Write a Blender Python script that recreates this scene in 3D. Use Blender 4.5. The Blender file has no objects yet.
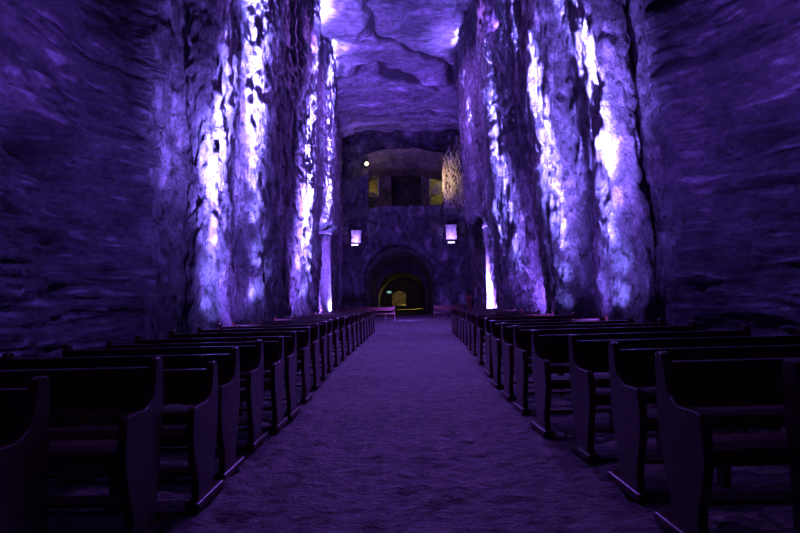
import bpy, bmesh, math, random
from mathutils import Vector, Matrix, noise as N
random.seed(7)
C = bpy.context.scene.collection
PI = math.pi
F = 600.0; VX, VY = 408.0, 301.0; CH = 1.2

# ------------------------------------------------------------ helpers
def link(o, parent=None):
    C.objects.link(o)
    if parent: o.parent = parent
    return o
def tag(o, label=None, cat=None, group=None, kind=None):
    if label: o['label'] = label
    if cat: o['category'] = cat
    if group: o['group'] = group
    if kind: o['kind'] = kind
    return o
def obj(name, bm, mat, parent=None, smooth=False):
    me = bpy.data.meshes.new(name); bm.to_mesh(me); bm.free()
    for m in (mat if isinstance(mat, (list, tuple)) else [mat]): me.materials.append(m)
    if smooth:
        for p in me.polygons: p.use_smooth = True
    return link(bpy.data.objects.new(name, me), parent)
def empty(name, loc, rz=0):
    o = bpy.data.objects.new(name, None); o.empty_display_size = .1
    o.location = loc; o.rotation_euler = (0, 0, rz)
    return link(o)
def box(bm, x0, x1, y0, y1, z0, z1, bev=0.0):
    r = bmesh.ops.create_cube(bm, size=1)
    vs = r['verts']
    for v in vs:
        v.co = Vector(((x0+x1)/2+v.co.x*(x1-x0), (y0+y1)/2+v.co.y*(y1-y0), (z0+z1)/2+v.co.z*(z1-z0)))
    if bev:
        es = list({e for v in vs for e in v.link_edges})
        bmesh.ops.bevel(bm, geom=es, offset=bev, segments=2, profile=.5, affect='EDGES')
    return bm
def boxm(*a, **k): return box(bmesh.new(), *a, **k)
def prism_x(bm, pts, x0, x1, bev=0.006):
    """polygon in (y,z) extruded from x0 to x1"""
    a = [bm.verts.new((x0, p[0], p[1])) for p in pts]
    b = [bm.verts.new((x1, p[0], p[1])) for p in pts]
    f1 = bm.faces.new(a); f2 = bm.faces.new(b[::-1])
    for i in range(len(pts)):
        j = (i+1) % len(pts)
        bm.faces.new((a[j], a[i], b[i], b[j]))
    bmesh.ops.recalc_face_normals(bm, faces=bm.faces)
    if bev:
        es = list(f1.edges)+list(f2.edges)
        bmesh.ops.bevel(bm, geom=es, offset=bev, segments=2, profile=.5, affect='EDGES')
    return bm
def tube(bm, pts, rad, n=6):
    rings = []
    for i, p in enumerate(pts):
        p = Vector(p); r = rad[i] if isinstance(rad, (list, tuple)) else rad
        t = (Vector(pts[min(i+1, len(pts)-1)])-Vector(pts[max(i-1, 0)])).normalized()
        u = t.orthogonal().normalized(); w = t.cross(u)
        rings.append([bm.verts.new(p+(u*math.cos(2*PI*k/n)+w*math.sin(2*PI*k/n))*r) for k in range(n)])
    for a, b in zip(rings, rings[1:]):
        for k in range(n): bm.faces.new((a[k], a[(k+1) % n], b[(k+1) % n], b[k]))
    bm.faces.new(rings[0][::-1]); bm.faces.new(rings[-1])
def grid(bm, rows, mats=None, skip=None):
    V = [[bm.verts.new(p) for p in r] for r in rows]
    for i in range(len(V)-1):
        for j in range(len(V[0])-1):
            if skip and skip(i, j): continue
            f = bm.faces.new((V[i][j], V[i][j+1], V[i+1][j+1], V[i+1][j]))
            if mats: f.material_index = mats(i, j)
    for v in [v for v in bm.verts if not v.link_faces]: bm.verts.remove(v)
    return bm
def fr(p, o=5, H=.9): return N.fractal(p, H, 2.1, o)
def lerp(a, b, t): return a+(b-a)*t
def sst(a, b, x):
    t = min(1, max(0, (x-a)/(b-a))); return t*t*(3-2*t)
def pw(x, tab):
    if x <= tab[0][0]: return tab[0][1]
    for (a, b), (c, d) in zip(tab, tab[1:]):
        if x <= c: return lerp(b, d, (x-a)/(c-a))
    return tab[-1][1]

# ------------------------------------------------------------ materials
def newmat(name):
    m = bpy.data.materials.new(name); m.use_nodes = True
    nt = m.node_tree; b = nt.nodes['Principled BSDF']
    return m, nt, b
def nd(nt, t, **kw):
    n = nt.nodes.new(t)
    for k, v in kw.items():
        if k in n.inputs: n.inputs[k].default_value = v
        else: setattr(n, k, v)
    return n
def ramp(nt, src, stops):
    r = nt.nodes.new('ShaderNodeValToRGB')
    while len(r.color_ramp.elements) < len(stops): r.color_ramp.elements.new(.5)
    for e, (p, c) in zip(r.color_ramp.elements, stops): e.position = p; e.color = (*c, 1)
    nt.links.new(src, r.inputs[0]); return r
def rock(name, scale, dark, mid, light, t0=.36, t1=.47, fine=9, bump=.6, rough=.75, warp=.5, dist=.1, bias=.5, spots=1.0, rid=(1.2, 1.2, .5), ridk=.7, cr=.5, grain=.9):
    m, nt, b = newmat(name); L = nt.links.new
    tc = nd(nt, 'ShaderNodeTexCoord')
    mp = nd(nt, 'ShaderNodeMapping'); mp.inputs['Scale'].default_value = scale
    L(tc.outputs['Object'], mp.inputs['Vector'])
    mr = nd(nt, 'ShaderNodeMapping'); mr.inputs['Scale'].default_value = rid; mr.inputs['Rotation'].default_value = (.12, .1, 0)
    L(tc.outputs['Object'], mr.inputs['Vector'])
    n1 = nd(nt, 'ShaderNodeTexNoise', Scale=.9, Detail=8.0, Roughness=.62, Distortion=warp)
    n2 = nd(nt, 'ShaderNodeTexNoise', Scale=float(fine), Detail=6.0, Roughness=.7, Distortion=.15)
    n3 = nd(nt, 'ShaderNodeTexNoise', Scale=3.6, Detail=8.0, Roughness=.72, Distortion=.3)
    n4 = nd(nt, 'ShaderNodeTexNoise', Scale=1.6, Detail=9.0, Roughness=.6, Distortion=.25)
    n4.noise_type = 'RIDGED_MULTIFRACTAL'; n4.normalize = True
    for n in (n1, n2, n3): L(mp.outputs[0], n.inputs['Vector'])
    L(mr.outputs[0], n4.inputs['Vector'])
    r1 = ramp(nt, n1.outputs[0], [(t0, dark), (bias, mid), (.66, light)])
    r3 = ramp(nt, n3.outputs[0], [(t1-.035, (.12, .12, .12)), (t1, (1, 1, 1))])
    mx = nd(nt, 'ShaderNodeMixRGB', blend_type='MULTIPLY'); mx.inputs[0].default_value = spots
    L(r1.outputs[0], mx.inputs[1]); L(r3.outputs[0], mx.inputs[2])
    r4 = ramp(nt, n4.outputs[0], [(.12, (.35, .35, .35)), (.4, (1, 1, 1)), (.8, (1.25, 1.25, 1.25))])  # painted shade: grooves of the ridged bump darkened in the colour too
    m2 = nd(nt, 'ShaderNodeMixRGB', blend_type='MULTIPLY'); m2.inputs[0].default_value = cr
    L(mx.outputs[0], m2.inputs[1]); L(r4.outputs[0], m2.inputs[2])
    r2 = ramp(nt, n2.outputs[0], [(.38, (.45,)*3), (.5, (.95,)*3), (.62, (1.3,)*3)])
    m3 = nd(nt, 'ShaderNodeMixRGB', blend_type='MULTIPLY'); m3.inputs[0].default_value = grain
    L(m2.outputs[0], m3.inputs[1]); L(r2.outputs[0], m3.inputs[2])
    L(m3.outputs[0], b.inputs['Base Color'])
    b.inputs['Roughness'].default_value = rough
    def mad(src, k, prev=None):
        q = nd(nt, 'ShaderNodeMath', operation='MULTIPLY_ADD'); q.inputs[1].default_value = k; q.inputs[2].default_value = 0
        L(src, q.inputs[0])
        if prev is not None: L(prev, q.inputs[2])
        return q.outputs[0]
    h = mad(n4.outputs[0], ridk, mad(n3.outputs[0], 1.6, mad(n2.outputs[0], 1.0)))
    bp = nd(nt, 'ShaderNodeBump', Strength=bump, Distance=dist)
    L(h, bp.inputs['Height']); L(bp.outputs[0], b.inputs['Normal'])
    return m
M = {}
M['pil'] = rock('salt_rock_vertical', (1.5, 1.5, .9), (.10, .09, .10), (.33, .32, .35), (.62, .60, .63), t0=.30, t1=.43, fine=9, bump=1, dist=.16, warp=.1, rid=(2.2, 2.2, .75), ridk=1.3, cr=1)
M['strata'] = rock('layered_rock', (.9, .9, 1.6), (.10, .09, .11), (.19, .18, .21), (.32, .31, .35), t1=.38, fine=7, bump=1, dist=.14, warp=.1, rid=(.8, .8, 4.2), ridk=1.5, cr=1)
M['ceil'] = rock('swirled_ceiling_rock', (.55, .9, 1), (.16, .15, .18), (.38, .36, .42), (.52, .50, .56), t0=.32, t1=.36, fine=5, bump=.7, dist=.12, warp=1.0, spots=.7, rid=(.22, .55, .5), ridk=1.0, cr=.9)
def layers_and_crack_shade(m):
    """dark folded mud layers in the ceiling rock, with shade painted along the cracks"""
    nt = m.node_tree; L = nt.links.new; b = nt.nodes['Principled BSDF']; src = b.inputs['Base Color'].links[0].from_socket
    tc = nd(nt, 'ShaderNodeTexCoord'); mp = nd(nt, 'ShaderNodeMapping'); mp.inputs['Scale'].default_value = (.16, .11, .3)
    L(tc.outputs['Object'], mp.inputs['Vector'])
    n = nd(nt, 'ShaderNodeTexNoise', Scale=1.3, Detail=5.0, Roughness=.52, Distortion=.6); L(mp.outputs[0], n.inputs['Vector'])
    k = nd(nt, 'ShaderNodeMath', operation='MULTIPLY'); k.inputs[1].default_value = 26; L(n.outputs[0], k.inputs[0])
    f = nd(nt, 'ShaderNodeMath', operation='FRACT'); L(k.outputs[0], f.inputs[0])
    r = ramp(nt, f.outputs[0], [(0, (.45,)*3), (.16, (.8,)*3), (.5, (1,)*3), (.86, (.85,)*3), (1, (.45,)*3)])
    a = nd(nt, 'ShaderNodeAttribute', attribute_name='crack_shade')
    r2 = ramp(nt, a.outputs['Fac'], [(.1, (1,)*3), (.6, (.18,)*3)])  # shade painted into the colour along the ceiling cracks
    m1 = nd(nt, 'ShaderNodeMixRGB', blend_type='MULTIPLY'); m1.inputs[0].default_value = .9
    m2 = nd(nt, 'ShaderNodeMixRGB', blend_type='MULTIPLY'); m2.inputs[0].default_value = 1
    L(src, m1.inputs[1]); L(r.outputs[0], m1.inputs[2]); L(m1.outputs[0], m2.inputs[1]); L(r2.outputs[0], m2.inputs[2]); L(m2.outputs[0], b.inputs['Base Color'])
layers_and_crack_shade(M['ceil'])
M['end'] = rock('end_wall_rock', (.8, .8, .6), (.07, .065, .075), (.20, .19, .22), (.36, .35, .39), t1=.44, fine=4, bump=1, dist=.5, warp=.2, rid=(.7, .7, .4), ridk=1.4, cr=1)
M['tunnel'] = rock('tunnel_rock', (1, .6, 1), (.08, .07, .06), (.17, .15, .12), (.26, .23, .18), t1=.38, fine=4, bump=.8, dist=.15)
M['salt'] = rock('pale_salt_crust', (1, 1, 1), (.35, .33, .28), (.6, .57, .5), (.75, .72, .65), t1=.3, fine=6, bump=.5, dist=.05)
M['plaster'] = rock('smooth_salt_face', (1, 1, .6), (.42, .41, .44), (.5, .5, .52), (.58, .57, .6), t1=.2, fine=8, bump=.15, dist=.03)

def floor_mat():
    m, nt, b = newmat('packed_salt_floor'); L = nt.links.new
    tc = nd(nt, 'ShaderNodeTexCoord')
    n1 = nd(nt, 'ShaderNodeTexNoise', Scale=.7, Detail=6.0, Roughness=.6, Distortion=.3)
    n2 = nd(nt, 'ShaderNodeTexNoise', Scale=9.0, Detail=7.0, Roughness=.7)
    n3 = nd(nt, 'ShaderNodeTexNoise', Scale=38.0, Detail=3.0, Roughness=.6)
    mp = nd(nt, 'ShaderNodeMapping'); mp.inputs['Scale'].default_value = (.75, 1.3, 1)
    L(tc.outputs['Object'], mp.inputs['Vector'])
    for n in (n1, n2, n3): L(mp.outputs[0], n.inputs['Vector'])
    r1 = ramp(nt, n1.outputs[0], [(.3, (.17, .145, .165)), (.7, (.31, .27, .30))])
    r2 = ramp(nt, n2.outputs[0], [(.36, (.3, .3, .3)), (.47, (.85, .85, .85)), (.66, (1.45, 1.45, 1.45))])  # pits of the bump noise painted darker, like shade in the dents
    mx = nd(nt, 'ShaderNodeMixRGB', blend_type='MULTIPLY'); mx.inputs[0].default_value = 1
    L(r1.outputs[0], mx.inputs[1]); L(r2.outputs[0], mx.inputs[2]); L(mx.outputs[0], b.inputs['Base Color'])
    rr = ramp(nt, n2.outputs[0], [(.3, (.75,)*3), (.62, (.5,)*3), (.72, (.3,)*3)])
    L(rr.outputs[0], b.inputs['Roughness'])
    a = nd(nt, 'ShaderNodeMath', operation='MULTIPLY_ADD'); a.inputs[1].default_value = .35
    L(n3.outputs[0], a.inputs[0]); L(n2.outputs[0], a.inputs[2])
    bp = nd(nt, 'ShaderNodeBump', Strength=1.0, Distance=.11)
    L(a.outputs[0], bp.inputs['Height']); L(bp.outputs[0], b.inputs['Normal'])
    return m
M['floor'] = floor_mat()
def wood_mat(name, c0, c1, rough=.27):
    m, nt, b = newmat(name); L = nt.links.new
    tc = nd(nt, 'ShaderNodeTexCoord'); mp = nd(nt, 'ShaderNodeMapping'); mp.inputs['Scale'].default_value = (1.2, 9, 9)
    L(tc.outputs['Object'], mp.inputs['Vector'])
    n = nd(nt, 'ShaderNodeTexNoise', Scale=3.0, Detail=6.0, Roughness=.6, Distortion=.8); L(mp.outputs[0], n.inputs['Vector'])
    r = ramp(nt, n.outputs[0], [(.35, c0), (.65, c1)]); L(r.outputs[0], b.inputs['Base Color'])
    q = ramp(nt, n.outputs[0], [(.3, (rough+.15,)*3), (.7, (rough,)*3)]); L(q.outputs[0], b.inputs['Roughness'])
    bp = nd(nt, 'ShaderNodeBump', Strength=.12, Distance=.004); L(n.outputs[0], bp.inputs['Height']); L(bp.outputs[0], b.inputs['Normal'])
    b.inputs['Coat Weight'].default_value = .5; b.inputs['Coat Roughness'].default_value = .22
    return m
M['wood'] = wood_mat('varnished_dark_wood', (.045, .014, .011), (.105, .032, .024))
M['redwood'] = wood_mat('reddish_wood', (.11, .03, .02), (.18, .05, .03), .5)
def plain(name, col, rough=.6, metal=0):
    m, nt, b = newmat(name)
    n = nd(nt, 'ShaderNodeTexNoise', Scale=14.0, Detail=3.0)
    r = ramp(nt, n.outputs[0], [(.3, tuple(c*.85 for c in col)), (.7, col)])
    nt.links.new(r.outputs[0], b.inputs['Base Color'])
    b.inputs['Roughness'].default_value = rough; b.inputs['Metallic'].default_value = metal
    return m
def emit(name, col, s):
    m, nt, b = newmat(name)
    b.inputs['Base Color'].default_value = (*col, 1); b.inputs['Emission Color'].default_value = (*col, 1)
    b.inputs['Emission Strength'].default_value = s
    return m
M['paper'] = plain('white_paper', (.8, .8, .8)); M['metal'] = plain('dark_metal', (.08, .08, .09), .4, .8)
M['frame'] = plain('pale_painted_frame', (.6, .56, .42))
M['glow_violet'] = emit('violet_lamp_glass', (.75, .6, 1), 1.2)
M['glow_warm'] = emit('warm_lamp_glass', (1, .8, .35), 2.0)
M['glow_green'] = emit('green_sign_face', (.35, .85, .5), .13)
M['sign_white'] = emit('sign_white', (.8, 1, .85), .2)

# ------------------------------------------------------------ side walls
# plan path of each rock wall: (image column the corner stands at, depth) -> metres
def plan(tab): return [((px-VX)*Y/F, Y) if px is not None else (x, Y) for (px, Y, x) in tab]
PL = [(-7.2, -4), (-6.9, 0), (-6.7, 5), (-6.6, 9)] + [((px-VX)*Y/F, Y) for px, Y in
      [(60, 11.3), (120, 12.2), (170, 12.9), (182, 13.2), (196, 12.7), (214, 12.6), (232, 13.4), (238, 15.2),
       (250, 15.6), (262, 15.8), (276, 17.2), (287, 18.2), (290, 20.8), (301, 21.6), (311, 22.4), (319, 25.0), (320.5, 28),
       (326, 28.6), (333, 29.8), (338, 32), (338, 36), (342, 42), (341, 46)]]
PR = [(8.2, -4), (7.9, 0), (7.6, 5), (7.2, 9)] + [((px-VX)*Y/F, Y) for px, Y in
      [(740, 11.2), (700, 11.6), (655, 11.9), (640, 12.2), (632, 11.6), (612, 11.7), (596, 12.4), (586, 14.0),
       (574, 14.6), (556, 14.7), (544, 15.6), (535, 17.8), (522, 19.5), (508, 20.2), (498, 21.6), (492, 24), (488, 26.5),
       (479, 27.6), (472, 29.2), (468, 32), (472, 38), (473, 46)]]
H = 14.0
def resample(P, smooth=3):
    Q = []
    for (a, b) in zip(P, P[1:]):
        a, b = Vector(a), Vector(b); Ln = (b-a).length
        d = max(.05, .0042*((a.y+b.y)/2)) if a.y > 8 else .09
        n = max(1, int(Ln/d))
        for i in range(n): Q.append(a.lerp(b, i/n))
    Q.append(Vector(P[-1]))
    for _ in range(smooth):
        Q = [Q[0]]+[(Q[i-1]+2*Q[i]+Q[i+1])/4 for i in range(1, len(Q)-1)]+[Q[-1]]
    return Q
def side_wall(name, P, sg, lean, skipbox=None):
    Q = resample(P); nz = 250; rows = []
    nrm = []
    for i in range(len(Q)):
        t = (Q[min(i+2, len(Q)-1)]-Q[max(i-2, 0)]).normalized()
        nrm.append(Vector((t.y, -t.x))*(1 if sg < 0 else -1))
    for j in range(nz+1):
        z = -.15+(H+1.2)*j/nz; r = []
        for i, q in enumerate(Q):
            n = nrm[i]
            k = 1+lean*(.5-z/H)*sst(6, 12, q.y)
            b = Vector((q.x*k, q.y, z))
            w = sst(10.5, 11.4, q.y)*sst(5.75, 5.15, abs(q.x)) if sg < 0 else sst(10.5, 11.3, q.y)*sst(5.3, 4.75, abs(q.x))   # 0 = layered wall, 1 = fluted pilasters
            p = Vector((q.x*1.0, q.y, z))
            pv = Vector((p.x*.9, p.y*.9, z*.22))+Vector((0, 0, 7*sg))
            pr = Vector((p.x*1.5+.25*z, p.y*1.5, z*.62+3*sg)); pr += .35*Vector((N.noise(pr*1.7), N.noise(pr*1.7+Vector((9, 0, 0))), 0))
            v1 = N.voronoi(pr)[0]; v2 = N.voronoi(pr*2.7)[0]
            d1 = .17*fr(pv, 4)+.10*(.5-v1[0])+.07*(.5-v2[0])+.10*fr(Vector((p.x*2.6, p.y*2.6, z*.7+3*sg)), 4)+.075*fr(Vector((p.x*7, p.y*7, z*3.5)), 4)
            wz = z+.35*N.noise(Vector((p.x*.5, p.y*.35, z*.6)))+.05*p.y*sg*0
            lay = N.noise(Vector((p.x*.25, p.y*.22, wz*2.1)))
            lay2 = N.noise(Vector((p.x*.5, p.y*.5, wz*6.5)))
            d0 = .36*N.noise(Vector((p.x*.3, p.y*.3, z*.45)))+.22*lay+.20*abs(lay2)+.07*N.noise(Vector((p.x*.8, p.y*.8, wz*15)))+.13*fr(Vector((p.x*1.2, p.y*1.2, z*3.5)), 5)
            # tilted overhanging slab high on the near wall
            s_ = sst(0, 1.0, (z-(2.9+.42*(12.4-q.y))) / .7) if sg < 0 else sst(0, 1.0, (z-(3.1+.38*(12.2-q.y)))/.6)
            d0 += .55*s_*sst(13, 11, q.y)*sst(-1, 3, q.y) - .25*sst(0, 3, z-5)*(1-w)
            d = lerp(d0, d1, w)
            foot = .35*math.exp(-max(z, 0)/.35)*w*.5
            # the rock hangs over smooth cut faces near the end wall
            if 27 < q.y < 36: d -= .75*sst(5.3, 4.7, z)*sst(27, 28.2, q.y)*sst(36, 33, q.y)
            d += foot
            b.x += n.x*d; b.y += n.y*d*.8
            r.append(b)
        rows.append(r)
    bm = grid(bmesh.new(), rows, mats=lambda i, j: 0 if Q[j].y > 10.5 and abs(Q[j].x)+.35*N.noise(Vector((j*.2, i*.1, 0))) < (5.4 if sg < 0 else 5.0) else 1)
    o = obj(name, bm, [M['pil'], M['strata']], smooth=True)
    tag(o, kind='structure')
    return o
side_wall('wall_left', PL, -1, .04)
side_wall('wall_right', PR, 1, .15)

# ------------------------------------------------------------ floor
ys = []; y = -3.0
while y < 132: ys.append(y); y += max(.03, .008*max(y, 0)) if y > 1.2 else .2
rows = []
for y in ys:
    wd = 9.2 if y < 46 else 9.2
    st = 260; r = []
    for i in range(st+1):
        u = i/st*2-1; x = math.copysign(abs(u)**1.35, u)*wd
        a = sst(46, 44, y)
        z = a*(.020*fr(Vector((x*1.1, y*1.4, 1)), 4)+(.016+.014*sst(10, 4, y))*fr(Vector((x*3.6, y*5, 5)), 4)-.07*max(0, N.noise(Vector((x*3.6, y*5, 2)))-.12)*sst(9, 4, y))
        r.append((x, y, z-.012))
    rows.append(r)
tag(obj('floor', grid(bmesh.new(), rows), M['floor'], smooth=True), kind='structure')

# ------------------------------------------------------------ ceiling
CR = [([(-2.6, 22), (-1.9, 24.5), (-1.67, 26.4), (-1.4, 28.9), (-.4, 30.4), (1.16, 31.6), (2.3, 33), (3.4, 35.5), (5, 36)], .16, .55),
      ([(-5, 32.6), (-3.7, 33), (-1.6, 33.5), (1.3, 34.8), (2.2, 36.0)], .14, .45),
      ([(-3.6, 40.6), (-2, 40.0), (0, 40.8), (1.6, 40.1), (4, 41)], .12, .3),
      ([(-1.4, 28.9), (-2.6, 30.0), (-4.5, 30.4)], .1, .3),
      ([(.2, 22), (1.2, 24.2), (2.6, 26.6), (4.5, 28.5)], .1, .25),
      ([(-3.3, 23.2), (-2.2, 27), (-1, 29.6), (2.2, 31), (4, 33)], .08, .2)]
def segd(p, a, b):
    ab = b-a; t = max(0, min(1, (p-a).dot(ab)/ab.length_squared)); return (p-a-ab*t).length
CRV = [([Vector(q) for q in P], w_, d_) for P, w_, d_ in CR]
SHADES = []; rows = []
y = -4.0; yy = []
while y < 46.5: yy.append(y); y += .09 if y > 21 else .3
for y in yy:
    r = []
    for i in range(121):
        x = -9+18*i/120
        z = H+.28*fr(Vector((x*.28, y*.28, 2)), 5)+.09*fr(Vector((x*1.1, y*1.3, 8)), 5)
        e = y-.28*x+1.3*N.noise(Vector((x*.35, 3, .5)))
        z += .45-.6*sst(34.2, 34.5, e)
        wv = y*.8-x*.35+2.2*N.noise(Vector((x*.22, y*.18, 4)))
        z += .13*abs(N.noise(Vector((x*.1, wv*1.5, 0))))
        if y > 20:
            p = Vector((x+.45*N.noise(Vector((x*.9, y*.9, 1))), y+.7*N.noise(Vector((x*.8, y*.8, 6)))))
            for P, w_, d_ in CRV:
                if not (P[0].y-3 < y < P[-1].y+3 or P[-1].y-3 < y < P[0].y+3): continue
                dd = min(segd(p, a, b) for a, b in zip(P, P[1:])); ww = w_*(1+.8*N.noise(Vector((x*2, y*2, 9))))
                z += d_*math.exp(-(dd/max(.04, ww))**2)
        z -= .42*sst(3.0, 4.6, abs(x))*sst(8, 14, y)
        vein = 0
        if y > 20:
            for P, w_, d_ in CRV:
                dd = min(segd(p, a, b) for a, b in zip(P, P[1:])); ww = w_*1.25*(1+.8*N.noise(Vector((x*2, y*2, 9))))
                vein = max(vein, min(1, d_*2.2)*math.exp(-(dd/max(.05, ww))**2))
        SHADES.append(vein); r.append((x, y, z))
    rows.append(r)
cb = grid(bmesh.new(), rows)
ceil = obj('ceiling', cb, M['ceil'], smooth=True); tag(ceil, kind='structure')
at = ceil.data.attributes.new('crack_shade', 'FLOAT', 'POINT'); at.data.foreach_set('value', SHADES)

# ------------------------------------------------------------ end wall with tunnel arch and loft opening
YE = 44.0; s = YE/F
def ex(px): return (px-VX)*s
def ez(py): return CH+(VY-py)*s
AX = ex(400)                                   # arch centre
def in_arch(x, z, hw=2.5, top=5.15):
    if z < top-hw: return abs(x-AX) < hw
    return (x-AX)**2+(z-(top-hw))**2 < hw*hw
LX0, LX1, LZ0, LZ1 = ex(371), ex(446), ez(206.5), ez(144)
def in_loft(x, z):
    n = .18*N.noise(Vector((x*1.2, z*1.2, 0)))
    return LX0+n < x < LX1+n and LZ0+.12*N.noise(Vector((x, 0, 3))) < z < LZ1-.15+.5*N.noise(Vector((x*.7, 4, 3)))-.12*(x-.2)**2*.3
st = .085; nx = int(13/st); nz = int(15.2/st); rows = []
for j in range(nz+1):
    z = -.2+j*st; r = []
    for i in range(nx+1):
        x = -6.5+i*st
        d = .55*fr(Vector((x*.45, 1, z*.35)), 4)+.22*fr(Vector((x*1.5, 3, z*1.1)), 4)+.07*fr(Vector((x*5, 3, z*4)), 2)
        edge = 0
        if abs(x-AX) < 3.3 and z < 6.2:         # flare into the arch
            rr = math.hypot(x-AX, max(0, z-2.65)); edge = .5*sst(3.2, 2.5, rr)
        dz = .9*sst(5.3, 7.6, z)*sst(12.5, 9, z)*0
        ledge = -.35*sst(7.2, 7.9, z)*sst(8.7, 8.2, z)
        r.append((x, YE+d+edge+ledge, z))
    rows.append(r)
def sk(i, j):
    x = -6.5+(j+.5)*st; z = -.2+(i+.5)*st
    return in_arch(x, z) or in_loft(x, z)
tag(obj('wall_back', grid(bmesh.new(), rows, skip=sk), M['end'], smooth=True), kind='structure')

def arch_prof(hw, top, n=26):
    p = [(AX-hw, -.1), (AX-hw, (top-hw)*.5)]
    for k in range(n+1):
        a = PI-PI*k/n; p.append((AX+hw*math.cos(a), top-hw+hw*math.sin(a)))
    return p+[(AX+hw, (top-hw)*.5), (AX+hw, -.1)]
def arch_tube(name, hw, top, y0, y1, mat, amp=.12, caps=None):
    P = arch_prof(hw, top); rows = []; y = y0
    while y <= y1+.01:
        r = []
        for (x, z) in P:
            dv = Vector((x-AX, 0, z-1.5)).normalized()
            k = amp*(fr(Vector((x*.8, y*.8, z*.8)), 4)+.6)*sst(y0, y0+.6, y)
            r.append((x+dv.x*k, y, z+dv.z*k))
        rows.append(r); y += .35
    o = obj(name, grid(bmesh.new(), rows), mat, smooth=True); tag(o, kind='structure'); return o
def ring(name, hw0, top0, inner, y, mat):
    """rock bulkhead across the tunnel with an opening"""
    rows = []; st = .12
    nx = int(2*hw0/st)+2; nz = int((top0+.3)/st)+1
    for j in range(nz+1):
        rows.append([(AX-hw0-.1+i*st, y+.12*fr(Vector((i*.2, j*.2, y)), 3), -.1+j*st) for i in range(nx+1)])
    o = obj(name, grid(bmesh.new(), rows, skip=lambda j, i: inner(AX-hw0-.1+(i+.5)*st, -.1+(j+.5)*st)), mat, smooth=True)
    tag(o, kind='structure'); return o
arch_tube('wall_tunnel', 2.5, 5.15, YE-.05, 60, M['tunnel'])
ring('wall_tunnel_arch', 4.2, 6.0, lambda x, z: in_arch(x, z, 2.35, 4.15), 60, M['tunnel'])
arch_tube('wall_passage', 3.8, 4.9, 60.1, 95, M['tunnel'])
rcx0, rcx1 = (392.5-VX)*95/F, (406-VX)*95/F
ring('wall_passage_end', 4.3, 5.6, lambda x, z: rcx0 < x < rcx1 and .5 < z < 2.75-.25*(2*(x-rcx0)/(rcx1-rcx0)-1)**2*2, 95, M['tunnel'])
# lit chamber behind the small opening
bm = bmesh.new(); st2 = .4; rows = []
ch = [(-4.5, .55), (-4.5, 2.6), (-3, 2.75), (-1, 2.72), (1, 2.7), (1.9, 2.5), (1.9, .55), (-4.5, .55)]
yy2 = 95.1
while yy2 < 104: rows.append([(a-.2+.1*N.noise(Vector((a, yy2, b))), yy2, b+.08*N.noise(Vector((a*2, yy2, b+5)))) for a, b in ch]); yy2 += .5
grid(bm, rows)
tag(obj('wall_chamber', bm, M['salt']), kind='structure')
tag(obj('wall_chamber_end', boxm(-5, 2.3, 103.4, 103.7, .4, 3.0), M['tunnel']), kind='structure')

# ------------------------------------------------------------ loft room above the arch
LR1 = YE+5.2
def loft_shell():
    bm = bmesh.new(); rows = []
    x0, x1 = LX0-.35, LX1+.25
    prof = []
    for k in range(9): prof.append((x0, LZ0-.1+(3.5+.5)*k/8))
    for k in range(1, 20):
        t = k/20; prof.append((lerp(x0, x1, t), LZ0+3.9+.5*math.sin(PI*t)))
    for k in range(9): prof.append((x1, LZ0+3.9-(4.0)*k/8))
    n = 18
    for i in range(n+1):
        y = YE-.1+(LR1-YE+.1)*i/n
        rows.append([(x+.12*N.noise(Vector((x, y*.7, z))), y, z-(.95*i/n if z > LZ0+2.5 else 0)+.16*fr(Vector((x*.6, y, z)), 3)) for x, z in prof])
    grid(bm, rows)
    return bm
tag(obj('wall_loft', loft_shell(), M['tunnel'], smooth=True), kind='structure')
bm = boxm(LX0-.6, LX1+.5, YE+.15, LR1+4, LZ0-.35, LZ0-.02)
tag(obj('floor_loft', bm, M['tunnel']), kind='structure')
# loft back wall: pierced by a left window, a wide dark doorway and a right doorway
kk = LR1/F
def lx(px): return (px-VX)*kk
def lz(py): return CH+(VY-py)*kk
HL = [(lx(371.5), lx(381), lz(195), lz(173)), (lx(394), lx(424), LZ0+.05, lz(171)), (lx(433), lx(447), lz(205), lz(166.5))]
bm = bmesh.new(); xs = sorted({LX0-.9, LX1+.9, *[v for h in HL for v in h[:2]]}); zs = sorted({LZ0-.1, LZ1+1, *[v for h in HL for v in h[2:]]})
for a, b in zip(xs, xs[1:]):
    for c, d in zip(zs, zs[1:]):
        mx_, mz_ = (a+b)/2, (c+d)/2
        if any(h[0] < mx_ < h[1] and h[2] < mz_ < h[3] for h in HL): continue
        box(bm, a, b, LR1-.1, LR1+.35, c, d)
bmesh.ops.remove_doubles(bm, verts=bm.verts, dist=.001)
tag(obj('wall_loft_back', bm, M['tunnel']), kind='structure')
def frame(name, h, w=.09, sill=True, extra=None):
    bm = bmesh.new(); x0, x1, z0, z1 = h; y0, y1 = LR1-.2, LR1+.3
    box(bm, x0-w, x0, y0, y1, z0, z1+w, .01); box(bm, x1, x1+w, y0, y1, z0, z1+w, .01); box(bm, x0, x1, y0, y1, z1, z1+w, .01)
    if sill: box(bm, x0-w, x1+w, y0-.06, y1, z0-w, z0, .01)
    if extra: extra(bm)
    tag(obj(name, bm, M['frame']), kind='structure')
frame('window_1', HL[0], .05)
frame('door_1', HL[2], .06, False)
bm = bmesh.new(); h = HL[1]
box(bm, h[0]-.2, h[1]+.2, LR1+3.3, LR1+3.5, h[2]-.3, h[3]+.3); box(bm, h[0]-.3, h[0]-.2, LR1+.35, LR1+3.5, h[2]-.3, h[3]+.3); box(bm, h[1]+.2, h[1]+.3, LR1+.35, LR1+3.5, h[2]-.3, h[3]+.3); box(bm, h[0]-.2, h[1]+.2, LR1+.35, LR1+3.5, h[3]+.2, h[3]+.3)
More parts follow.
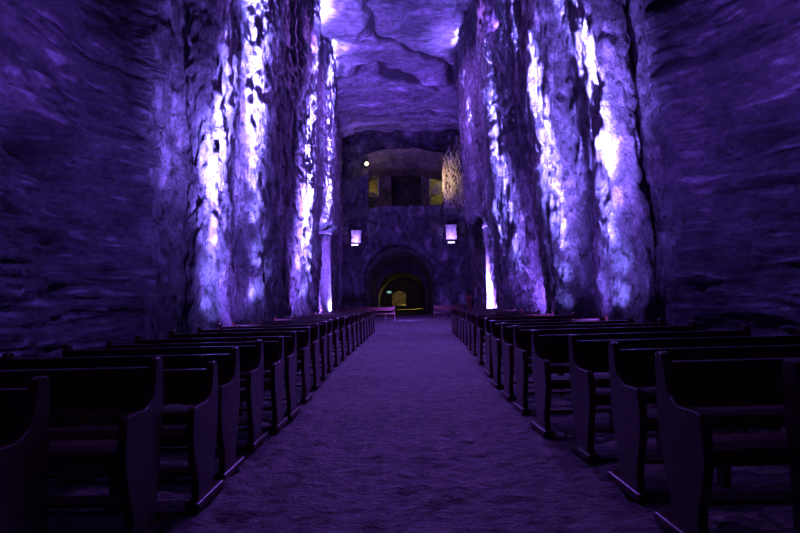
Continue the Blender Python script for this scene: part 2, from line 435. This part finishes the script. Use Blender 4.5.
tag(obj('wall_loft_dark_room', bm, M['tunnel']), kind='structure')
# side rooms behind the two lit openings
for nm, h in (('wall_loft_left_room', HL[0]), ('wall_loft_right_room', HL[2])):
    bm = bmesh.new(); x0, x1, z0, z1 = h
    if nm.endswith('left_room'): x0 -= 1.5; x1 -= 0; z0 -= .6; z1 += .4
    else: x1 += 1.5; z1 += .4; x0 -= .05
    box(bm, x0-.1, x1+.1, LR1+2.6, LR1+2.8, z0-.1, z1+.1)
    box(bm, x0-.2, x0-.1, LR1+.35, LR1+2.8, z0-.1, z1+.1); box(bm, x1+.1, x1+.2, LR1+.35, LR1+2.8, z0-.1, z1+.1)
    box(bm, x0-.2, x1+.2, LR1+.35, LR1+2.8, z1+.1, z1+.2); box(bm, x0-.2, x1+.2, LR1+.35, LR1+2.8, z0-.2, z0-.1)
    tag(obj(nm, bm, M['tunnel']), kind='structure')

# leaning pale slabs seen through the openings
def slab(name, pts, y0, y1, mat, label, cat):
    bm = bmesh.new()
    a = [bm.verts.new((x, y0, z)) for x, z in pts]; b = [bm.verts.new((x, y1, z)) for x, z in pts]
    bm.faces.new(a); bm.faces.new(b[::-1])
    for i in range(len(pts)):
        j = (i+1) % len(pts); bm.faces.new((a[j], a[i], b[i], b[j]))
    bmesh.ops.recalc_face_normals(bm, faces=bm.faces)
    bmesh.ops.bevel(bm, geom=list(bm.edges), offset=.03, segments=1, affect='EDGES')
    tag(obj(name, bm, mat), label, cat)
slab('stone_slab', [(lx(434), lz(193.5)), (lx(446), lz(191)), (lx(446.5), lz(178)), (lx(440), lz(181)), (lx(434.5), lz(187))], LR1+.9, LR1+1.4, M['salt'],
     'pale salt boulder seen through the right doorway of the lit loft', 'boulder')
slab('stone_slab', [(lx(371), lz(194.5)), (lx(380.5), lz(194.5)), (lx(378), lz(191)), (lx(372), lz(187))], LR1+.6, LR1+1.1, M['salt'],
     'small pale salt boulder on the sill of the left loft window', 'boulder')

# ------------------------------------------------------------ salt curtain to the right of the loft
def salt_curtain():
    x0, x1 = ex(446), ex(469); z0, z1 = ez(212), ez(132)
    root = empty('salt_formation', ((x0+x1)/2, YE-.55, z0))
    tag(root, 'tangled pale salt strands hanging beside the right edge of the loft opening, lit yellow', 'salt formation')
    ox, oy, oz = root.location
    bm = bmesh.new(); rows = []
    for j in range(60):
        t = j/59; r = []
        for i in range(22):
            u = i/21; z = lerp(z0+.5, z1, t)
            x = lerp(x0+.05+.25*(1-t), x1, u)
            b = math.sin(PI*u)*.45+.25*fr(Vector((x*2.2, 1, z*.9)), 4)
            r.append((x-ox, YE-.02-b-oy, z-oz))
        rows.append(r)
    obj('crust', grid(bm, rows), M['end'], root, True)
    bm = bmesh.new()
    for k in range(95):
        u = random.random(); z = lerp(z1-.9 if u < .6 else z1, z0+1.0, random.random()**.8); x = lerp(x0, x1-.1, u); pts = []; y = YE-.35-.5*math.sin(PI*u)
        for q in range(9):
            pts.append((x-ox, y-oy-.02, z-oz)); x += random.uniform(-.16, .17); z -= random.uniform(.08, .3); y += random.uniform(-.08, .06)
            x = min(max(x, x0-.02), x1+.05)
            if z < z0: break
        if len(pts) > 2: tube(bm, pts, [random.uniform(.018, .045)*(1-.7*i/len(pts)) for i in range(len(pts))], 5)
    o = obj('salt_strands', bm, M['salt'], root, True); tag(o, 'pale salt strands', kind='stuff')
salt_curtain()

# ------------------------------------------------------------ lamps
def lamp(kind, loc, energy, col, name, target=None, size=None, blend=.5, rad=.08, parent=None):
    L = bpy.data.lights.new(name, kind); L.energy = energy; L.color = col
    if kind in ('SPOT', 'POINT'): L.shadow_soft_size = rad
    if kind == 'SPOT': L.spot_size = math.radians(size); L.spot_blend = blend
    if kind == 'AREA': L.shape = 'DISK'; L.size = rad
    o = bpy.data.objects.new(name, L); C.objects.link(o); o.location = loc
    if target is not None:
        o.rotation_euler = (Vector(target)-Vector(loc)).to_track_quat('-Z', 'Y').to_euler()
    return o
VIO = (.235, .095, 1.0); VIOW = (.205, .168, 1.0)
K = 1.0
from mathutils.bvhtree import BVHTree
def bvh(name):
    me = bpy.data.objects[name].data
    return BVHTree.FromPolygons([v.co.copy() for v in me.vertices], [tuple(p.vertices) for p in me.polygons])
ROCK = [bvh(n) for n in ('wall_left', 'wall_right', 'ceiling', 'wall_back')]
def on_rock(px, py, Y):
    """point of the rock face seen in the direction of the nominal point at depth Y (where a lamp is aimed)"""
    z = CH+(VY+.024*(VX-px)-py)*Y/F
    d = Vector(((px-VX)*Y/F, Y, z-CH)).normalized(); best = None
    for b in ROCK:
        h = b.ray_cast(Vector((0, 0, CH)), d)
        if h[0] is not None and (best is None or h[3] < best[1]): best = (h[0], h[3])
    return best[0] if best else Vector(((px-VX)*Y/F, Y, z))
def up(Y, pts, dy, wash=1.0, C_=620):
    """a bank of narrow floodlights on the floor dy in front of a pilaster, each aimed at one height of its face.
    pts = (column, row, strength, beam width) of the spots seen on the rock at depth Y"""
    bx_ = sum(p[0] for p in pts)/len(pts); bx = (bx_-VX)*(Y-dy)/F; bx = math.copysign(max(3.42, abs(bx)-.1), bx)
    for k, (px, py, w_, wd) in enumerate(pts):
        src = Vector((bx+.02*k, Y-dy-.04*k, .22)); t = on_rock(px, py, Y); r = (t-src).length
        g = math.hypot(t.x-src.x, t.y-src.y)/r
        lamp('SPOT', src, C_*w_*r*r/max(.2, g)*K, VIOW, 'flood_or_fill_beam', t, math.degrees(2*math.atan(1.15*wd*Y/F/2/r*(1.35))), 1, .03)
        if k % 2 == 1:
            lamp('SPOT', src, C_*w_*.075*r*r/max(.2, g)*K, (.24, .14, 1.0), 'flood_or_fill_beam', t, math.degrees(2*math.atan(wd*Y/F/r*2.6)), 1, .05)
    lamp('SPOT', (bx*.97, Y-dy-1.0, .25), 850*wash*K, VIO, 'flood_or_fill_beam', ((bx_-VX)*Y/F, Y, 5.0), 100, 1, .05)  # added wide fill for the midtones of the ribs
up(12.6, [(224, 45, .25, 14), (224, 90, .5, 18), (219, 130, 1.4, 26), (217, 168, 2.4, 28), (216, 200, .8, 20), (216, 238, .45, 28), (217, 272, .35, 28), (214, 303, .25, 24)], 1.9, .4)
up(15.8, [(257, 8, 1.1, 22), (260, 48, 1.3, 22), (259, 92, 1.5, 22), (258, 132, 1.1, 18), (257, 168, .9, 16), (257, 208, .5, 12), (259, 248, .25, 16), (258, 288, .25, 18)], 1.9, .6)
up(22.6, [(318, 72, 1.3, 14), (316, 100, 1.7, 15), (315, 128, 2.2, 16), (314, 155, 2.4, 17), (313, 185, 2.2, 16), (309, 220, 1.3, 16), (307, 252, .6, 15), (305, 286, .4, 15)], 2.2, 1.2)
up(29.4, [(335, 66, 1.5, 9), (334, 98, 1.3, 8), (333, 140, 1.8, 9), (332, 175, 2, 10), (330, 205, 1.7, 9)], 2.4, 2.0)
up(11.7, [(594, 5, 1.1, 18), (595, 40, 1.1, 20), (600, 62, 1.3, 24), (603, 86, 1.5, 26), (604, 110, 1.6, 28), (606, 132, 1.4, 26), (608, 156, 1.1, 22), (607, 190, .8, 18), (607, 225, .7, 20), (615, 256, .35, 26), (612, 288, .25, 24)], 1.9, .3)
up(14.8, [(537, 15, .5, 16), (541, 50, .7, 18), (545, 85, 1.1, 20), (548, 120, 1.4, 24), (552, 160, 1.4, 22), (555, 195, 1, 18), (558, 230, .6, 16), (564, 270, .3, 14), (565, 300, .2, 12)], 1.9, .45)
up(20.2, [(497, 60, .5, 12), (497, 90, .8, 12), (500, 120, 1.1, 14), (504, 155, 1.3, 14), (507, 187, 1.2, 14), (511, 218, .4, 12), (513, 250, .15, 14)], 2.2, 1.5)
up(27.4, [(476, 112, 1, 10), (478, 140, 2.0, 12), (482, 170, 2.2, 12), (487, 200, 2.0, 11)], 2.4, 2.0)
# splashes in the ceiling corners
for (px, py, w_, wd, sx) in [(318, 30, .35, 40, -3.4), (336, 58, .5, 18, -3.4), (484, 14, .3, 30, 3.2)]:
    Yc = 12.6*F/(VY-py); X = (px-VX)*Yc/F; src = Vector((sx, Yc-6, .25)); t = on_rock(px, py, Yc); r = (t-src).length
    lamp('SPOT', src, 420*w_*r*r*K, VIOW, 'flood_or_fill_beam', t, math.degrees(2*math.atan(wd*Yc/F/r)), 1, .05)
# added fill floods for the ceiling, the end wall and the near walls
for (x, y, z, tx, ty, p, sz) in [(-3.3, 22.5, 11.0, -4.0, 31, 1500, 80), (3.2, 20, 10.5, 3.6, 25, 500, 80), (-1.5, 24, .4, 0, 29, 13500, 75), (0, 35, .4, 0, 60, 1600, 110), (0, 34, .4, 0, 37, 3800, 70),
                              (-3.2, 9, .4, -5.8, 12.3, 300, 100), (3.4, 9, .4, 5.5, 12.0, 350, 100)]:
    lamp('SPOT', (x, y, z), p*K, VIO, 'flood_or_fill_beam', (tx, ty, H), sz, 1, .15)
for sg in (-1, 1):
    lamp('SPOT', (-sg*2.5, 5.5, 11), 2600*K, VIO, 'added_fill_lamp', (sg*7.2, 9.3, 3.2), 44, .8, .3)  # added fill spots above the view, brightening the near walls
lamp('SPOT', (-4.6, 7.0, 2.0), 420*K, VIO, 'flood_or_fill_beam', (-6.7, 8.6, 5.8), 60, 1, .1)
lamp('SPOT', (4.9, 7.5, 2.0), 380*K, VIO, 'flood_or_fill_beam', (7.2, 9.0, 5.8), 60, 1, .1)
# added fill lamps under the ceiling that wash the floor and the pews
for (y, p) in [(4, 24), (13, 60), (28, 520)]:
    lamp('AREA', (0, y, 12.9), p*K, (.30, .11, 1.0), 'added_fill_lamp', (0, y+1, 0), rad=2.0)
for x in (-2.4, 2.4):
    lamp('SPOT', (x, 24.3, 13.2), 700*K, (.36, .125, 1.0), 'added_fill_lamp', (x*.3, 6, 0), 75, .8, .12)
# soft patch on the second left pilaster
lamp('SPOT', (-3.1, 16.3, .3), 9000*K, (.5, .25, 1), 'flood_or_fill_beam', (-3.95, 18.2, 5.4), 10, .3, .05)

# bracket floodlights on the end wall, each under a pale stone block
def wall_flood(px, py, side):
    x = ex(px); z = ez(py); y = YE-.75
    root = empty('wall_floodlight', (x, y, z))
    tag(root, 'violet floodlight with glowing bar on the end wall, %s of the tunnel arch' % side, 'floodlight', 'bracket floodlights on the end wall')
    obj('housing', boxm(-.28, .28, -.1, .12, -.1, .06, bev=.02), M['metal'], root)
    obj('lens', boxm(-.24, .24, -.13, -.09, -.05, .05, bev=.01), M['glow_violet'], root)
    obj('bracket', boxm(-.04, .04, .1, .85, -.06, 0, bev=.01), M['metal'], root)
    lamp('SPOT', (x, y-.25, z+.1), 48*K, (.45, .25, 1), 'flood_or_fill_beam', (x, YE-.1, z+1.4), 120, .8, .06)
wall_flood(357, 244.5, 'left'); wall_flood(452, 244.5, 'right')
def block(px0, px1, py0, py1, side):
    x0, x1, z0, z1 = ex(px0), ex(px1), ez(py1), ez(py0)
    bm = bmesh.new(); rows = []
    n = 14
    box(bm, x0, x1, YE-.5, YE-.12, z0, z1, .05)
    bmesh.ops.subdivide_edges(bm, edges=bm.edges, cuts=3, use_grid_fill=True)
    for v in bm.verts: v.co += Vector((.06*N.noise(v.co*2), .08*N.noise(v.co*3), .06*N.noise(v.co*2+Vector((5, 5, 5)))))
    tag(obj('stone_block', bm, M['plaster'], smooth=True), 'pale rectangular stone block on the end wall %s of the tunnel arch' % side, 'stone block', 'stone blocks above the end wall floodlights')
block(353, 363, 229, 242, 'left'); block(447, 458, 226, 241, 'right')

# smooth lit half-columns under the hanging rock
def column(px0, px1, py_top, Y, side):
    x0, x1 = (px0-VX)*Y/F, (px1-VX)*Y/F; h = CH+(VY-py_top)*Y/F; r = (x1-x0)/2; cx = (x0+x1)/2
    root = empty('round_column', (cx, Y, 0))
    tag(root, 'smooth round pale column lit violet at the %s rock wall before the end wall' % side, 'column', 'smooth columns near the end wall')
    bm = bmesh.new(); n = 32; prof = [(r, 0), (r, h*.3), (r*.98, h*.7), (r, h)]
    V = [[bm.verts.new((a*math.cos(2*PI*k/n), a*math.sin(2*PI*k/n), z)) for k in range(n)] for a, z in prof]
    for a, b in zip(V, V[1:]):
        for k in range(n): bm.faces.new((a[k], a[(k+1) % n], b[(k+1) % n], b[k]))
    bm.faces.new(V[-1]); bm.faces.new(V[0][::-1])
    obj('shaft', bm, M['plaster'], root, True)
    bm = bmesh.new(); box(bm, -r*1.15, r*1.15, -r*1.15, r*1.15, h, h+.18, .04); obj('cap', bm, M['plaster'], root)
column(319, 331.5, 232, 30.5, 'left'); column(486.5, 503, 229, 25.6, 'right')
lamp('SPOT', (-3.72, 30.4, .25), 1500*K, VIOW, 'flood_or_fill_beam', (-3.9, 30.5, 3.2), 60, .8, .04)
lamp('SPOT', (3.22, 25.4, .25), 1500*K, VIOW, 'flood_or_fill_beam', (3.4, 25.5, 3.2), 60, .8, .04)
lamp('SPOT', (4.0, 24.7, .25), 700*K, VIOW, 'flood_or_fill_beam', (3.95, 25.5, 1.3), 50, 1, .04)

# warm globe lamp at the loft's upper left corner
root = empty('globe_lamp', (ex(370), YE-.55, ez(163)))
tag(root, 'small glowing yellow globe lamp at the upper left corner of the loft opening', 'lamp')
bm = bmesh.new(); bmesh.ops.create_uvsphere(bm, u_segments=16, v_segments=10, radius=.14); obj('globe', bm, M['glow_warm'], root, True)
bm = bmesh.new(); tube(bm, [(0, .12, .05), (0, .3, .12), (0, .62, .12)], .025, 8); obj('bracket', bm, M['metal'], root)
WARM = (1, .72, .22)
lamp('POINT', (ex(370), YE-.75, ez(163)), 7*K, WARM, 'globe_light', rad=.12)
lamp('POINT', (LX0+.7, YE+1.0, LZ0+2.2), 10*K, WARM, 'loft_light', rad=.15)
lamp('SPOT', (LX1-1.3, YE-1.9, LZ0+1.6), 330*K, (1, .62, .2), 'loft_light', (ex(457), YE-.4, ez(181)), 90, .9, .08)
lamp('POINT', ((HL[0][0]+HL[0][1])/2-.6, LR1+1.3, HL[0][2]+.6), 28*K, WARM, 'loft_light', rad=.1)
lamp('POINT', (HL[2][1]+.5, LR1+.9, HL[2][2]+2.2), 75*K, (1, .8, .25), 'loft_light', rad=.1)
# tunnel lights
lamp('POINT', (.9, 96.6, 1.9), 170*K, WARM, 'chamber_light', rad=.15)
lamp('SPOT', (2.55, 90.5, 1.9), 500*K, (1, .75, .15), 'passage_light', (0.6, 89.0, 0), 75, .8, .1)
lamp('POINT', (-1.9, 62.5, 2.6), 4*K, WARM, 'passage_light', rad=.15)
root = empty('exit_sign', ((389.5-VX)*59/F, 59.0, CH+(VY-291.7)*59/F))
tag(root, 'small glowing green emergency sign hanging in the dark tunnel', 'sign')
obj('sign_case', boxm(-.24, .24, -.03, .03, -.14, .14, bev=.01), M['metal'], root)
obj('sign_face', boxm(-.21, .21, -.04, -.03, -.11, .11), M['glow_green'], root)
bm = bmesh.new(); box(bm, -.16, .02, -.045, -.04, -.02, .03); 
v = [bm.verts.new(p) for p in [(.0, -.045, .07), (.0, -.045, -.06), (.12, -.045, .005)]]; bm.faces.new(v)
obj('arrow', bm, M['sign_white'], root)
bm = bmesh.new(); tube(bm, [(0, 0, .14), (0, 0, 2.6)], .012, 6); obj('hanging_rod', bm, M['metal'], root)

# ------------------------------------------------------------ pews
PLEN = 1.78
def catm(P, n=5, closed=False):
    out = []
    for i in range(len(P)-1):
        p0 = P[max(i-1, 0)]; p1 = P[i]; p2 = P[i+1]; p3 = P[min(i+2, len(P)-1)]
        for k in range(n):
            t = k/n
            out.append(tuple(.5*((2*p1[a])+(-p0[a]+p2[a])*t+(2*p0[a]-5*p1[a]+4*p2[a]-p3[a])*t*t+(-p0[a]+3*p1[a]-3*p2[a]+p3[a])*t**3) for a in (0, 1)))
    return out+[P[-1]]
# profile: y=0 back plane, -y towards the sitter's knees
curve_front = catm([(-.085, .895), (-.105, .85), (-.112, .78), (-.135, .71), (-.19, .665), (-.26, .652)], 4)
arm = catm([(-.26, .652), (-.39, .655), (-.435, .635), (-.452, .59), (-.462, .5), (-.455, .40), (-.425, .30), (-.39, .2), (-.38, .12), (-.385, .05)], 4)
back = [(-.12, .05), (-.11, .12), (-.085, .22), (-.05, .33), (-.018, .44), (.0, .55), (.0, .86)]
top = catm([(.0, .86), (-.012, .892), (-.045, .905), (-.085, .895)], 3)
PROFILE = curve_front[:-1]+arm+back[:-1]+top[:-1]
def make_pew():
    root = empty('church_pew', (0, 0, 0))
    for x in (0, PLEN):
        s1 = 1 if x == 0 else -1
        bm = prism_x(bmesh.new(), PROFILE, x, x+s1*.045, .007)
        e = obj('end_panel', bm, M['wood'], root)
        bm = bmesh.new(); box(bm, x-(.02 if s1 > 0 else .065), x+(.065 if s1 > 0 else .02), -.44, .05, 0, .05, .01)
        obj('foot_runner', bm, M['wood'], e)
    # backrest: raked board with rails
    bm = bmesh.new(); prism_x(bm, [(-.075, .625), (-.05, .625), (-.022, .835), (-.047, .835)], .04, PLEN-.04, .004)
    b = obj('backrest', bm, M['wood'], root)
    bm = boxm(.04, PLEN-.04, -.07, -.008, .825, .85, bev=.008); obj('top_rail', bm, M['wood'], b)
    bm = boxm(.04, PLEN-.04, -.088, -.045, .615, .635, bev=.005); obj('bottom_rail', bm, M['wood'], b)
    bm = bmesh.new(); prism_x(bm, [(-.44, .455), (-.43, .485), (-.30, .487), (-.12, .472), (-.06, .470), (-.06, .445), (-.12, .447), (-.3, .46), (-.42, .455)], .04, PLEN-.04, .003)
    st_ = obj('seat', bm, M['wood'], root)
    obj('apron', boxm(.04, PLEN-.04, -.425, -.40, .405, .46, bev=.004), M['wood'], st_)
    obj('foot_board', boxm(.04, PLEN-.04, -.24, -.11, .165, .19, bev=.006), M['wood'], root)
    for x in (PLEN/3, PLEN*2/3):
        bm = bmesh.new(); prism_x(bm, [(-.36, .45), (-.10, .45), (-.13, .30), (-.13, .0), (-.22, .0), (-.24, .28)], x-.02, x+.02, .004)
        obj('support', bm, M['wood'], root)
    return root
def copy_tree(o, parent=None):
    c = o.copy(); C.objects.link(c)
    if parent: c.parent = parent
    for ch in list(o.children):
        if ch.name in bpy.data.objects: copy_tree(ch, c)
    return c
ORD = ['first', 'second', 'third', 'fourth', 'fifth', 'sixth', 'seventh', 'eighth', 'ninth', 'tenth', 'eleventh', 'twelfth', 'thirteenth',
       'fourteenth', 'fifteenth', 'sixteenth', 'seventeenth', 'eighteenth', 'nineteenth', 'twentieth', 'twenty-first', 'twenty-second', 'twenty-third']
LEFT = [(2.72, 38, 1), (3.38, 157, 1.02), (4.0, 214, .925), (4.6, 237, .98), (5.45, 261, .98), (6.15, 282, .97), (6.75, 295, .99), (7.75, 308.6, 1), (8.9, 318, 1),
        (9.9, 326, 1), (10.8, 331.5, 1), (11.8, 338, 1)]
y = 12.95
while y < 25: LEFT.append((y, VX-1.37*F/y, 1)); y += 1.05+.012*y
RIGHT = [(2.72, 783, 1.0), (3.24, 655, 1.0), (4.0, 608, 1), (4.88, 568, 1), (5.7, 530.5, 1), (6.75, 512.5, 1), (7.6, 500.5, 1), (8.6, 490, 1), (9.75, 484, 1), (11.6, 475.5, 1),
         (13.3, 470, 1), (14.7, 466, 1), (16.1, 463, 1), (17.4, 460, 1), (18.7, 457.5, 1), (20.2, 454.5, 1), (21.4, 452.5, 1), (22.6, 450.5, 1)]
proto = make_pew(); used = False
def place(x, y, rz, zs, label, group, xs=1):
    global used
    o = proto if not used else copy_tree(proto)
    used = True
    o.location = (x, y, 0); o.rotation_euler = (0, 0, rz); o.scale = (xs, 1, zs)
    tag(o, label, 'pew', group)
    return o
for side, rows_, sg in (('left', LEFT, -1), ('right', RIGHT, 1)):
    for i, (d, px, zs) in enumerate(rows_):
        X = (px-VX)*(d-.07)/F
        if i == 0: lab = 'dark wooden pew nearest the camera on the %s, cut off by the photo edge' % side
        elif i == len(rows_)-1: lab = 'dark wooden pew at the far end of the %s row, next to the end wall' % side
        elif side == 'left' and i == 2: lab = 'dark wooden pew on the left, third from the camera, lower than its neighbours'
        else: lab = 'dark wooden pew on the %s of the aisle, %s from the camera' % (side, ORD[i])
        x0 = X if sg > 0 else X-PLEN
        place(x0, d, random.uniform(-.008, .008)+(.04 if sg > 0 else 0), zs, lab, 'pews on the %s of the aisle' % side, 1 if sg < 0 else max(1, (3.2-X)/PLEN))
place(-.84-PLEN, 38, 0, 1, 'dark wooden pew before the end wall, just left of the tunnel arch', 'pews before the end wall')
place(-.9-2*PLEN, 38.1, 0, 1, 'dark wooden pew before the end wall, against the left rock wall', 'pews before the end wall')
place(1.62, 38.2, 0, 1, 'dark wooden pew before the end wall, right of the tunnel arch', 'pews before the end wall')

# ------------------------------------------------------------ small things
bm = bmesh.new(); prism_x(bm, [(-.02, 0), (.0, .085), (.02, 0), (.016, 0), (0, .075), (-.016, 0)], -.035, .035, 0)
o = obj('folded_card', bm, M['paper']); o.location = (1.232, 7.3, .487); o.scale = (.8, .8, .8); tag(o, 'small white folded card standing on the end of a pew seat on the right', 'card')
def scrap(loc, rz, label):
    bm = bmesh.new(); rows = []
    for i in range(5): rows.append([((i-2)*.018, (j-2)*.014, .008+.012*abs(N.noise(Vector((i*.9, j*.9, rz))))) for j in range(5)])
    grid(bm, rows); r = bmesh.ops.solidify(bm, geom=bm.faces[:], thickness=.002)
    o = obj('paper_scrap', bm, M['paper']); o.location = loc; o.rotation_euler = (0, 0, rz); tag(o, label, 'paper scrap')
scrap((1.62, 3.26, 0), .4, 'crumpled white paper scrap on the floor under the second pew on the right')
scrap((-1.49, 5.3, 0), 1.2, 'crumpled white paper scrap on the floor beside the left pews')
root = empty('wooden_cabinet', (3.82, 21.0, 0), .0)
tag(root, 'narrow reddish wooden cabinet against the right rock wall beyond the pews', 'cabinet')
obj('body', boxm(-.2, .2, -.15, .15, 0, 1.35, bev=.015), M['redwood'], root)
obj('door', boxm(-.17, .17, -.17, -.15, .08, 1.28, bev=.008), M['redwood'], root)
obj('top', boxm(-.23, .23, -.18, .17, 1.35, 1.39, bev=.01), M['redwood'], root)
root = empty('wooden_lectern', (3.9, 38.6, 0)); root.scale = (.7, .7, .95)
tag(root, 'small reddish wooden lectern near the right end of the end wall', 'lectern')
obj('base', boxm(-.3, .3, -.2, .2, 0, .06, bev=.01), M['redwood'], root)
obj('stand', boxm(-.2, .2, -.12, .12, .06, 1.3, bev=.02), M['redwood'], root)
bm = bmesh.new(); prism_x(bm, [(-.25, 1.28), (.22, 1.5), (.22, 1.56), (-.25, 1.34)], -.32, .32, .01); obj('slanted_top', bm, M['redwood'], root)

# ------------------------------------------------------------ world + camera
w = bpy.data.worlds.new('World'); bpy.context.scene.world = w; w.use_nodes = True
w.node_tree.nodes['Background'].inputs[0].default_value = (.25, .11, 1, 1)
w.node_tree.nodes['Background'].inputs[1].default_value = .006
cam = bpy.data.cameras.new('camera'); co = bpy.data.objects.new('camera', cam); C.objects.link(co)
cam.sensor_width = 36; cam.lens = 36*F/800; cam.clip_end = 500; cam.clip_start = .05
phi = .024; dx, dy = VX-400, -(VY-266.5)
a_ = dx*math.cos(phi)+dy*math.sin(phi); b_ = -dx*math.sin(phi)+dy*math.cos(phi)
co.matrix_world = Matrix.Translation((0, 0, CH)) @ Matrix.Rotation(math.atan(a_/F), 4, 'Z') @ Matrix.Rotation(PI/2+math.atan(-b_/F), 4, 'X') @ Matrix.Rotation(-phi, 4, 'Z')
sc = bpy.context.scene; sc.camera = co
sc.view_settings.view_transform = 'Standard'; sc.view_settings.look = 'None'; sc.view_settings.gamma = 1; sc.view_settings.use_curve_mapping = False
sc.view_settings.exposure = 1.4
try:
    sc.cycles.max_bounces = 8; sc.cycles.diffuse_bounces = 5; sc.cycles.sample_clamp_indirect = 4
except Exception: pass
